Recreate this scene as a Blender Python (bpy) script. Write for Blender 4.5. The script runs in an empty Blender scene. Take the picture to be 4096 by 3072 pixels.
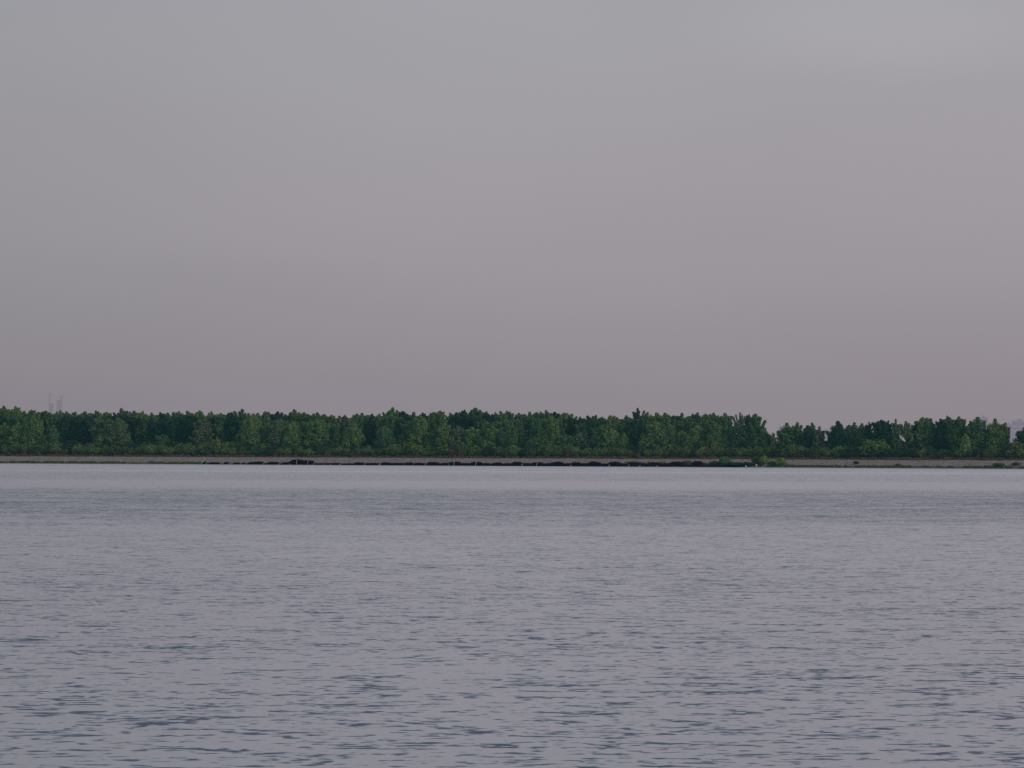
import bpy, bmesh, math, random
import numpy as np
from mathutils import Matrix, Vector, noise as mnoise

random.seed(7)
rng = np.random.default_rng(7)
scene = bpy.context.scene
C = scene.collection

# ------------------------------------------------------------------ camera
FPX, CX, CY = 11378.0, 2048.0, 1536.0       # focal length in photo pixels (100 mm on 36 mm)
CAM_H = 4.0
PITCH, ROLL = math.radians(1.354), math.radians(0.168)
cam_rot = Matrix.Rotation(math.pi/2 + PITCH, 3, 'X') @ Matrix.Rotation(ROLL, 3, 'Z')
cd = bpy.data.cameras.new('camera')
cd.sensor_width = 36.0
cd.lens = 36.0 * FPX / 4096.0
cd.clip_start, cd.clip_end = 0.5, 40000.0
cam = bpy.data.objects.new('camera', cd)
cam.matrix_world = Matrix.Translation((0, 0, CAM_H)) @ cam_rot.to_4x4()
C.objects.link(cam)
scene.camera = cam

def ray(px, py):
    return cam_rot @ Vector(((px - CX)/FPX, -(py - CY)/FPX, -1.0))

def at_z(px, py, z):
    d = ray(px, py)
    t = (z - CAM_H)/d.z
    return Vector((d.x*t, d.y*t, z))

def at_y(px, py, Y):
    d = ray(px, py)
    t = Y/d.y
    return Vector((d.x*t, Y, CAM_H + d.z*t))

def interp(x, pts):
    xs = [p[0] for p in pts]; ys = [p[1] for p in pts]
    return float(np.interp(x, xs, ys))

# waterline of the far shore as world polyline
WL = [(0, 1853), (700, 1856), (1360, 1860.5), (2040, 1864.5), (2740, 1868.5), (3400, 1871.5), (4096, 1874.5)]
SH = [at_z(x, y, 0.0) for x, y in WL]
_p = np.polyfit([s.x for s in SH], [s.y for s in SH], 1)
def shore_y(x):
    """distance of the waterline at world x, a nearly straight bank with small wobble"""
    return float(_p[0]*x + _p[1]) + 1.2*math.sin(x*0.045) + 0.5*math.sin(x*0.17 + 1.0)

def on_row(px, off):
    """world x,y of the point standing off metres behind the waterline that is seen at photo column px"""
    Y = 790.0 + off
    for _ in range(6):
        P = at_y(px, 1840, Y)
        Y = shore_y(P.x) + off
    return P.x, Y

GROUND = 2.15
def ground_z(off):
    return GROUND if off > 8.5 else max(-0.3, GROUND*off/8.5)

# ------------------------------------------------------------------ helpers
def link(o):
    C.objects.link(o); return o

def tag(o, label=None, cat=None, group=None, kind=None):
    if label: o['label'] = label
    if cat: o['category'] = cat
    if group: o['group'] = group
    if kind: o['kind'] = kind
    return o

def empty(name, loc, rz=0.0):
    o = bpy.data.objects.new(name, None)
    o.location = loc; o.rotation_euler = (0, 0, rz)
    o.empty_display_size = 0.5
    return link(o)

def mesh_obj(name, me, parent=None):
    o = bpy.data.objects.new(name, me)
    link(o)
    if parent: o.parent = parent
    return o

def np_mesh(name, verts, faces, mats, smooth=False, mat_idx=None):
    me = bpy.data.meshes.new(name)
    me.from_pydata([tuple(v) for v in verts], [], [tuple(f) for f in faces])
    for m in mats: me.materials.append(m)
    if smooth: me.polygons.foreach_set('use_smooth', [True]*len(me.polygons))
    if mat_idx is not None: me.polygons.foreach_set('material_index', mat_idx)
    me.update()
    return me

def tube(path, radii, n=6):
    """tapered tube along a list of points"""
    V, F = [], []
    for i, (p, r) in enumerate(zip(path, radii)):
        a = path[min(i+1, len(path)-1)] - path[max(i-1, 0)]
        a.normalize()
        u = a.cross(Vector((0.3, 0.9, 0.1))); u.normalize()
        v = a.cross(u)
        for k in range(n):
            t = 2*math.pi*k/n
            V.append(p + u*(r*math.cos(t)) + v*(r*math.sin(t)))
    for i in range(len(path)-1):
        for k in range(n):
            a, b = i*n+k, i*n+(k+1) % n
            F.append((a, b, b+n, a+n))
    F.append(tuple(range((len(path)-1)*n, len(path)*n)))
    return V, F

class Geo:
    def __init__(s): s.V, s.F = [], []
    def add(s, VF):
        o = len(s.V); s.V += [tuple(v) for v in VF[0]]; s.F += [tuple(i+o for i in f) for f in VF[1]]
    def box(s, x0, x1, y0, y1, z0, z1):
        s.add(([(x0,y0,z0),(x1,y0,z0),(x1,y1,z0),(x0,y1,z0),(x0,y0,z1),(x1,y0,z1),(x1,y1,z1),(x0,y1,z1)],
               [(0,3,2,1),(4,5,6,7),(0,1,5,4),(1,2,6,5),(2,3,7,6),(3,0,4,7)]))
    def mesh(s, name, mat, smooth=False):
        return np_mesh(name, s.V, s.F, [mat], smooth)

# ------------------------------------------------------------------ materials
class NT:
    def __init__(s, name):
        s.m = bpy.data.materials.new(name); s.m.use_nodes = True
        s.t = s.m.node_tree; s.t.nodes.clear()
        s.out = s.n('ShaderNodeOutputMaterial')
    def n(s, typ, **kw):
        nd = s.t.nodes.new(typ)
        for k, v in kw.items(): setattr(nd, k, v)
        return nd
    def l(s, a, b): s.t.links.new(a, b)
    def val(s, sock, v):
        if isinstance(v, (int, float, tuple)): sock.default_value = v
        else: s.l(v, sock)
    def math(s, op, a, b=0.0, c=0.0, clamp=False):
        nd = s.n('ShaderNodeMath', operation=op, use_clamp=clamp)
        s.val(nd.inputs[0], a); s.val(nd.inputs[1], b); s.val(nd.inputs[2], c)
        return nd.outputs[0]
    def mix(s, f, a, b, blend='MIX'):
        nd = s.n('ShaderNodeMix', data_type='RGBA', blend_type=blend)
        s.val(nd.inputs[0], f); s.val(nd.inputs[6], a); s.val(nd.inputs[7], b)
        return nd.outputs[2]
    def noise(s, vec, scale, detail=2.0, rough=0.5, dist=0.0):
        nd = s.n('ShaderNodeTexNoise')
        nd.inputs['Scale'].default_value = scale; nd.inputs['Detail'].default_value = detail
        nd.inputs['Roughness'].default_value = rough; nd.inputs['Distortion'].default_value = dist
        if vec is not None: s.l(vec, nd.inputs['Vector'])
        return nd
    def ramp(s, fac, stops):
        nd = s.n('ShaderNodeValToRGB')
        e = nd.color_ramp.elements
        while len(e) < len(stops): e.new(0.5)
        for i, (p, c) in enumerate(stops):
            e[i].position = p
            e[i].color = c if len(c) == 4 else (*c, 1)
        s.val(nd.inputs[0], fac)
        return nd.outputs[0]
    def maprange(s, v, a, b, c, d, smooth=False):
        nd = s.n('ShaderNodeMapRange', interpolation_type='SMOOTHSTEP' if smooth else 'LINEAR')
        s.val(nd.inputs[0], v)
        for i, x in enumerate((a, b, c, d)): s.val(nd.inputs[i+1], x)
        return nd.outputs[0]

HAZE_GLOW = (0.0046, 0.0125, 0.0160)     # river haze of the far bank, painted as a glow added to its materials

def add_haze_glow(t, shader, strength=1.0):
    em = t.n('ShaderNodeEmission'); em.inputs[0].default_value = (*HAZE_GLOW, 1); em.inputs[1].default_value = strength
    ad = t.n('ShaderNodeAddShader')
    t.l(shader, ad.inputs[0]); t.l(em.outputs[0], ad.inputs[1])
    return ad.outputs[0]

def leaf_material(name, strength=1.0):
    t = NT(name)
    info = t.n('ShaderNodeObjectInfo')
    geo = t.n('ShaderNodeNewGeometry')
    nz = t.noise(geo.outputs['Position'], 0.75, 3, 0.6)
    nf = t.noise(geo.outputs['Position'], 3.2, 1, 0.5)
    v = t.maprange(nz.outputs[0], 0.3, 0.7, 0.80, 1.22)
    v2 = t.maprange(geo.outputs['Random Per Island'], 0, 1, 0.86, 1.14)
    k = t.math('MULTIPLY', v, v2)
    col = t.mix(1.0, info.outputs['Color'], (1, 1, 1, 1), 'MULTIPLY')
    warm = t.mix(t.maprange(nf.outputs[0], 0.35, 0.7, 0.0, 0.5), col, t.mix(1.0, col, (1.35, 1.08, 0.75, 1), 'MULTIPLY'))
    vm = t.n('ShaderNodeVectorMath', operation='SCALE')
    t.l(warm, vm.inputs[0]); t.l(k, vm.inputs[3])
    d = t.n('ShaderNodeBsdfDiffuse'); t.l(vm.outputs[0], d.inputs[0])
    tr = t.n('ShaderNodeBsdfTranslucent'); t.l(vm.outputs[0], tr.inputs[0])
    ms = t.n('ShaderNodeMixShader'); ms.inputs[0].default_value = 0.22
    t.l(d.outputs[0], ms.inputs[1]); t.l(tr.outputs[0], ms.inputs[2])
    t.l(add_haze_glow(t, ms.outputs[0], strength), t.out.inputs[0])
    return t.m

def plain_material(name, color, rough=0.8, var=0.25, scale=2.0, bump=0.0, haze_glow=1.0):
    t = NT(name)
    geo = t.n('ShaderNodeNewGeometry')
    nz = t.noise(geo.outputs['Position'], scale, 4, 0.6)
    k = t.maprange(nz.outputs[0], 0.3, 0.7, 1-var, 1+var)
    vm = t.n('ShaderNodeVectorMath', operation='SCALE')
    vm.inputs[0].default_value = color; t.l(k, vm.inputs[3])
    p = t.n('ShaderNodeBsdfPrincipled')
    t.l(vm.outputs[0], p.inputs['Base Color']); p.inputs['Roughness'].default_value = rough; p.inputs['Specular IOR Level'].default_value = 0.15
    if bump:
        b = t.n('ShaderNodeBump'); b.inputs['Strength'].default_value = bump
        t.l(nz.outputs[0], b.inputs['Height']); t.l(b.outputs[0], p.inputs['Normal'])
    t.l(add_haze_glow(t, p.outputs[0], haze_glow) if haze_glow else p.outputs[0], t.out.inputs[0])
    return t.m

M_LEAF = leaf_material('poplar_leaves')
M_BARK = plain_material('poplar_bark', (0.10, 0.09, 0.075), 0.9, 0.3, 3.0)
M_BLACK = plain_material('black_sheeting', (0.0020, 0.0036, 0.0110), 0.75, 0.4, 2.2, 0.3, haze_glow=0.34)
M_STRAP = plain_material('pale_strap', (0.33, 0.30, 0.29), 0.8, 0.2, 5.0)
M_ORANGE = plain_material('orange_paint', (0.36, 0.19, 0.14), 0.6, 0.2, 6.0)
M_WHITE = plain_material('white_paint', (0.42, 0.34, 0.31), 0.6, 0.1, 6.0)

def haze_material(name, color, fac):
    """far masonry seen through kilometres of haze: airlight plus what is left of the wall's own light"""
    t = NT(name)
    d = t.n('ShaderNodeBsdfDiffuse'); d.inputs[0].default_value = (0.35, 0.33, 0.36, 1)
    em = t.n('ShaderNodeEmission'); em.inputs[0].default_value = (*color, 1); em.inputs[1].default_value = 1.0  # the haze is a glow of the surface itself
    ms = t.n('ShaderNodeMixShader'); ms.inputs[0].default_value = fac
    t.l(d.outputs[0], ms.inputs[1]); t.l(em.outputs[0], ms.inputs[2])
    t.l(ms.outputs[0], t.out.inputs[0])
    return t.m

# ---- stone revetment
def bank_material():
    t = NT('stone_revetment')
    geo = t.n('ShaderNodeNewGeometry')
    sep = t.n('ShaderNodeSeparateXYZ'); t.l(geo.outputs['Position'], sep.inputs[0])
    vo = t.n('ShaderNodeTexVoronoi'); vo.inputs['Scale'].default_value = 2.6; t.l(geo.outputs['Position'], vo.inputs['Vector'])
    big = t.noise(geo.outputs['Position'], 0.16, 3, 0.6)
    fine = t.noise(geo.outputs['Position'], 6.0, 2, 0.6)
    stone = t.ramp(vo.outputs['Color'], [(0.0, (0.085, 0.074, 0.072)), (0.5, (0.155, 0.136, 0.133)), (1.0, (0.25, 0.222, 0.215))])
    c = t.mix(t.maprange(big.outputs[0], 0.35, 0.65, 0.0, 0.45), stone, t.mix(1.0, stone, (0.80, 0.74, 0.72, 1), 'MULTIPLY'))
    c = t.mix(t.maprange(fine.outputs[0], 0.4, 0.7, 0.0, 0.5), c, t.mix(1.0, c, (0.6, 0.6, 0.6, 1), 'MULTIPLY'))
    # damp foot and soil at the top
    wob = t.math('MULTIPLY', t.math('SUBTRACT', big.outputs[0], 0.5), 1.4)
    h = t.math('ADD', sep.outputs[2], wob)
    c = t.mix(t.maprange(h, 0.25, 0.75, 1.0, 0.0, True), c, t.mix(1.0, c, (0.50, 0.52, 0.46, 1), 'MULTIPLY'))
    hs = t.math('ADD', sep.outputs[2], t.math('MULTIPLY', wob, 0.25))
    c = t.mix(t.maprange(hs, 1.97, 2.13, 0.0, 1.0, True), c, (0.052, 0.040, 0.034, 1))
    p = t.n('ShaderNodeBsdfPrincipled'); t.l(c, p.inputs['Base Color']); p.inputs['Roughness'].default_value = 0.9
    b = t.n('ShaderNodeBump'); b.inputs['Strength'].default_value = 0.8; b.inputs['Distance'].default_value = 0.2
    t.l(vo.outputs['Distance'], b.inputs['Height']); t.l(b.outputs[0], p.inputs['Normal'])
    t.l(add_haze_glow(t, p.outputs[0], 0.7), t.out.inputs[0])
    return t.m

# ---- river water
def water_material():
    t = NT('river_water')
    geo = t.n('ShaderNodeNewGeometry')
    pos = geo.outputs['Position']
    sep = t.n('ShaderNodeSeparateXYZ'); t.l(pos, sep.inputs[0])
    X, Y = sep.outputs[0], sep.outputs[1]
    # wind patches: wandering cat's paws and slicks
    mp = t.n('ShaderNodeMapping'); mp.inputs['Scale'].default_value = (0.010, 0.030, 1); t.l(pos, mp.inputs[0])
    pat = t.noise(mp.outputs[0], 1.0, 3, 0.55)
    mp2 = t.n('ShaderNodeMapping'); mp2.inputs['Scale'].default_value = (0.09, 0.16, 1); t.l(pos, mp2.inputs[0])
    pat2 = t.noise(mp2.outputs[0], 1.0, 2, 0.5)
    Yw = t.math('ADD', Y, t.math('MULTIPLY', t.math('SUBTRACT', pat.outputs[0], 0.5), 34.0))
    ruffle = t.n('ShaderNodeValToRGB')
    el = ruffle.color_ramp.elements
    def g(v): return (v, v, v, 1)
    stops = [(0.0, 1.1), (0.06, 1.1), (0.10, 1.1), (0.13, .98), (0.165, .95), (0.19, 1.7), (0.25, 1.98), (0.31, 1.75), (0.335, 1.0), (0.36, .3), (0.41, .28),
             (0.43, 1.15), (0.50, 1.3), (0.585, 1.2), (0.60, .35), (0.625, .35), (0.64, 1.2), (0.9, 1.2)]
    while len(el) < len(stops): el.new(0.5)
    for i, (p_, v_) in enumerate(stops):
        el[i].position = p_; el[i].color = g(v_*0.5)
    t.l(t.math('DIVIDE', Yw, 900.0), ruffle.inputs[0])
    amp = t.math('MULTIPLY', ruffle.outputs[0], 2.0)
    amp = t.math('MULTIPLY', amp, t.maprange(pat2.outputs[0], 0.3, 0.7, 0.66, 1.32))
    # wavelets
    def wave(sx, sy, rot, detail, rough, dist=0.0):
        m = t.n('ShaderNodeMapping')
        m.inputs['Rotation'].default_value = (0, 0, rot); m.inputs['Scale'].default_value = (sx, sy, 1)
        t.l(pos, m.inputs[0])
        return t.noise(m.outputs[0], 1.0, detail, rough, dist).outputs[0]
    # slope fields of three wavelet sizes (taken directly as slopes, so that far water keeps its true roughness)
    w1 = wave(2.0, 4.1, 0.07, 2.0, 0.5, 0.35)
    w2 = wave(0.62, 1.3, -0.05, 1.0, 0.4, 0.4)
    w3 = wave(4.6, 6.0, 0.2, 1.0, 0.5, 0.2)
    wx = wave(1.4, 1.2, 0.5, 1.0, 0.5, 0.2)
    def c0(v, k): return t.math('MULTIPLY', t.math('SUBTRACT', v, 0.5), k)
    f = t.math('ADD', t.math('ADD', c0(w1, 0.62), c0(w2, 0.38)), c0(w3, 0.42))
    # peaked wavelets: broad flat backs, short steep fronts facing this shore, more of them in the ruffled patches
    thr = t.math('SUBTRACT', FRONT_THR, t.math('MULTIPLY', amp, FRONT_AMP))
    front = t.math('MAXIMUM', t.math('SUBTRACT', f, thr), 0.0)
    ny1 = t.math('SUBTRACT', t.math('MULTIPLY', t.math('MULTIPLY', f, amp), -0.40), t.math('MULTIPLY', front, FRONT_GAIN))
    # backs that turn away from this low shore hide behind their own crests: a grazing line of
    # sight only ever meets facets tilted toward it, the more so towards the far bank
    ds = t.math('SUBTRACT', t.math('ADD', t.math('MULTIPLY', X, float(_p[0])), float(_p[1]) + 26.0), Y)
    ds = t.math('MAXIMUM', ds, 24.0)
    lim = t.math('SUBTRACT', t.math('MULTIPLY', t.maprange(Y, 25, 110, 1.0, 0.0), 0.035), t.math('DIVIDE', 9.0, ds))
    ny = t.math('SMOOTH_MIN', ny1, lim, 0.02)
    cn = t.n('ShaderNodeCombineXYZ')
    t.l(c0(wx, 0.18), cn.inputs[0]); t.l(ny, cn.inputs[1]); cn.inputs[2].default_value = 1.0
    nn = t.n('ShaderNodeVectorMath', operation='NORMALIZE'); t.l(cn.outputs[0], nn.inputs[0])
    # reflectance rises steeply toward grazing, as on water
    dt = t.n('ShaderNodeVectorMath', operation='DOT_PRODUCT'); t.l(nn.outputs[0], dt.inputs[0]); t.l(geo.outputs['Incoming'], dt.inputs[1])
    cs = t.math('MAXIMUM', dt.outputs['Value'], 0.0)
    q = t.math('DIVIDE', cs, FRES)
    fr = t.math('DIVIDE', 1.0, t.math('ADD', 1.0, t.math('MULTIPLY', q, q)))
    gl = t.n('ShaderNodeBsdfGlossy'); gl.inputs['Roughness'].default_value = 0.05; gl.inputs['Color'].default_value = (0.940, 0.965, 1.0, 1)
    t.l(nn.outputs[0], gl.inputs['Normal'])
    df = t.n('ShaderNodeBsdfDiffuse'); df.inputs['Color'].default_value = WATER_BODY
    ms = t.n('ShaderNodeMixShader'); t.l(fr, ms.inputs[0]); t.l(df.outputs[0], ms.inputs[1]); t.l(gl.outputs[0], ms.inputs[2])
    t.l(ms.outputs[0], t.out.inputs[0])
    return t.m

FRONT_THR, FRONT_AMP, FRONT_GAIN, FRES = 0.126, 0.074, 6.4, 0.172
WAVE = 0.27
WATER_BODY = (0.062, 0.088, 0.128, 1)
WATER_IOR = 1.55

# ------------------------------------------------------------------ world and sun
SUN_EL, SUN_AZ = math.radians(24), math.radians(128)      # azimuth clockwise from +Y: behind the camera, to the right
w = bpy.data.worlds.new('World'); scene.world = w; w.use_nodes = True
nt = w.node_tree; nt.nodes.clear()
def wn(typ, **kw):
    nd = nt.nodes.new(typ)
    for k, v in kw.items(): setattr(nd, k, v)
    return nd
L = nt.links.new
tc = wn('ShaderNodeTexCoord')
sp = wn('ShaderNodeSeparateXYZ'); L(tc.outputs['Generated'], sp.inputs[0])
sky = wn('ShaderNodeTexSky', sky_type='NISHITA', sun_disc=False, sun_elevation=SUN_EL, sun_rotation=SUN_AZ, air_density=1.0, dust_density=5.0)
hs = wn('ShaderNodeHueSaturation'); hs.inputs['Saturation'].default_value = 0.10; L(sky.outputs[0], hs.inputs['Color'])
bg1 = wn('ShaderNodeBackground'); L(hs.outputs[0], bg1.inputs[0]); bg1.inputs[1].default_value = 0.006
def srgb(r, g, b):
    f = lambda v: (v/255/12.92) if v/255 <= 0.04045 else ((v/255+0.055)/1.055)**2.4
    return (f(r), f(g), f(b), 1)
el = wn('ShaderNodeValToRGB')
e = el.color_ramp.elements
SKY = [(0.0, srgb(142, 136, 143)), (0.018, srgb(144, 138, 145)), (0.0487, srgb(151, 146, 152)), (0.0707, srgb(156, 151, 157)), (0.0927, srgb(159, 154, 160)),
       (0.1366, srgb(161, 159, 164)), (0.158, srgb(161, 160, 166)), (0.30, srgb(172, 173, 182)), (0.7, srgb(188, 190, 198)), (1.0, srgb(194, 196, 205))]
while len(e) < len(SKY): e.new(0.5)
for i, (p_, c_) in enumerate(SKY): e[i].position = p_; e[i].color = c_
L(sp.outputs[2], el.inputs[0])
# soft overcast mottling, drawn out sideways
mp = wn('ShaderNodeMapping'); mp.inputs['Scale'].default_value = (7.0, 7.0, 22.0); L(tc.outputs['Generated'], mp.inputs[0])
nz = wn('ShaderNodeTexNoise'); nz.inputs['Scale'].default_value = 1.0; nz.inputs['Detail'].default_value = 3; nz.inputs['Roughness'].default_value = 0.45
L(mp.outputs[0], nz.inputs['Vector'])
mr = wn('ShaderNodeMapRange'); L(nz.outputs[0], mr.inputs[0])
for i, v in enumerate((0.3, 0.7, 0.983, 1.017)): mr.inputs[i+1].default_value = v
# the veil is a little thinner (lighter) to the right than to the left
az = wn('ShaderNodeMapRange', interpolation_type='SMOOTHSTEP'); L(sp.outputs[0], az.inputs[0])
for i, v in enumerate((-0.26, 0.02, 0.88, 1.0)): az.inputs[i+1].default_value = v
mm = wn('ShaderNodeMath', operation='MULTIPLY'); L(mr.outputs[0], mm.inputs[0]); L(az.outputs[0], mm.inputs[1])
tint = wn('ShaderNodeMix', data_type='RGBA')
L(az.outputs[0], tint.inputs[0])
tf = wn('ShaderNodeMapRange'); L(sp.outputs[0], tf.inputs[0])
for i, v in enumerate((-0.2, 0.2, 0.0, 1.0)): tf.inputs[i+1].default_value = v
L(tf.outputs[0], tint.inputs[0]); tint.inputs[6].default_value = (0.984, 1.010, 1.010, 1); tint.inputs[7].default_value = (1.006, 0.998, 0.992, 1)
mx = wn('ShaderNodeMix', data_type='RGBA', blend_type='MULTIPLY'); mx.inputs[0].default_value = 1.0
L(el.outputs[0], mx.inputs[6]); L(tint.outputs[2], mx.inputs[7])
bg2 = wn('ShaderNodeBackground'); L(mx.outputs[2], bg2.inputs[0]); 
SKYMUL = 0.975
mp3 = wn('ShaderNodeMapping'); mp3.inputs['Location'].default_value = (-0.128*11, -0.98*0.0, -0.146*38); mp3.inputs['Scale'].default_value = (11.0, 0.0, 38.0)
L(tc.outputs['Generated'], mp3.inputs[0])
ln = wn('ShaderNodeVectorMath', operation='LENGTH'); L(mp3.outputs[0], ln.inputs[0])
mr3 = wn('ShaderNodeMapRange', interpolation_type='SMOOTHERSTEP'); L(ln.outputs['Value'], mr3.inputs[0])
for i, v in enumerate((0.0, 1.0, 1.075, 1.0)): mr3.inputs[i+1].default_value = v
mm3 = wn('ShaderNodeMath', operation='MULTIPLY'); L(mm.outputs[0], mm3.inputs[0]); L(mr3.outputs[0], mm3.inputs[1]); mm = mm3
ms_ = wn('ShaderNodeMath', operation='MULTIPLY'); L(mm.outputs[0], ms_.inputs[0]); ms_.inputs[1].default_value = SKYMUL
L(ms_.outputs[0], bg2.inputs[1])
ad = wn('ShaderNodeAddShader'); L(bg1.outputs[0], ad.inputs[0]); L(bg2.outputs[0], ad.inputs[1])
wo = wn('ShaderNodeOutputWorld'); L(ad.outputs[0], wo.inputs[0])

sd = bpy.data.lights.new('sun', 'SUN'); sd.energy = 1.15; sd.angle = math.radians(14); sd.color = (1.0, 0.86, 0.72)
sun = bpy.data.objects.new('sun', sd); link(sun)
sdir = Vector((math.sin(SUN_AZ)*math.cos(SUN_EL), math.cos(SUN_AZ)*math.cos(SUN_EL), math.sin(SUN_EL)))
sun.rotation_euler = (-sdir).to_track_quat('-Z', 'Y').to_euler()
sun.location = (60, -60, 80)

# ------------------------------------------------------------------ setting: water, river bed of the bank, land
Vw = [(-900, -60, 0), (900, -60, 0), (900, 1250, 0), (-900, 1250, 0)]
o = mesh_obj('water', np_mesh('water', Vw, [(0, 1, 2, 3)], [water_material()])); tag(o, kind='structure')

xs = np.arange(-420, 420.1, 0.6)
prof = [(-6, -0.9), (-0.6, -0.12), (0.0, 0.0), (1.5, 0.33), (3.0, 0.72), (5.0, 1.24), (7.0, 1.76), (8.2, 2.06), (8.6, 2.12), (10.0, 2.15), (12.0, 2.15)]
V, F = [], []
for x in xs:
    sy = shore_y(x)
    for off, z in prof:
        b = 0.10*mnoise.noise(Vector((x*0.6, off*0.6, 0))) + 0.12*mnoise.noise(Vector((x*0.12, off*0.2, 3)))
        V.append((x, sy+off, z + (b if -0.5 < off < 9 else 0)))
n = len(prof)
for i in range(len(xs)-1):
    for k in range(n-1):
        a = i*n+k; F.append((a, a+n, a+n+1, a+1))
o = mesh_obj('river_bank', np_mesh('river_bank', V, F, [bank_material()], True)); tag(o, kind='structure')

V, F = [], []
xl = np.arange(-6000, 6001, 200.0)
for x in xl:
    xx = max(-420, min(420, x))
    V.append((x, shore_y(xx)+11.9 if abs(x) > 420 else shore_y(x)+11.9, GROUND-0.006)); V.append((x, 1300, GROUND-0.01)); V.append((x, 14000, GROUND))
# follow the bank edge closely in the middle
V2 = [(x, shore_y(x)+11.5, GROUND-0.02) for x in xs] + [(x, 1300.0, GROUND-0.02) for x in xs]
m_ = len(xs)
F2 = [(i, i+1, m_+i+1, m_+i) for i in range(m_-1)]
o0 = len(V2)
V2 += [(-9000, 1300, GROUND-0.02), (9000, 1300, GROUND-0.02), (9000, 16000, GROUND-0.02), (-9000, 16000, GROUND-0.02)]
F2.append((o0, o0+1, o0+2, o0+3))
M_SOIL = plain_material('woodland_soil', (0.045, 0.043, 0.030), 0.95, 0.4, 0.5)
o = mesh_obj('ground', np_mesh('ground', V2, F2, [M_SOIL])); tag(o, kind='structure')

# ------------------------------------------------------------------ foliage meshes
def leaf_cards(P, N, size, r):
    """many small leaf sprays: one kinked quad each, at points P facing N"""
    n = len(P)
    T = r.normal(size=(n, 3)); T -= N*np.sum(T*N, 1)[:, None]
    T /= np.linalg.norm(T, axis=1)[:, None] + 1e-9
    B = np.cross(N, T)
    s = (size*r.uniform(0.65, 1.35, n))[:, None]
    a = P + T*s*0.62; c = P - T*s*0.62
    b = P + B*s*0.42 + N*s*0.12; d = P - B*s*0.42 + N*s*0.12
    V = np.stack([a, b, c, d], 1).reshape(-1, 3)
    F = np.arange(4*n).reshape(-1, 4)
    return V, F

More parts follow.
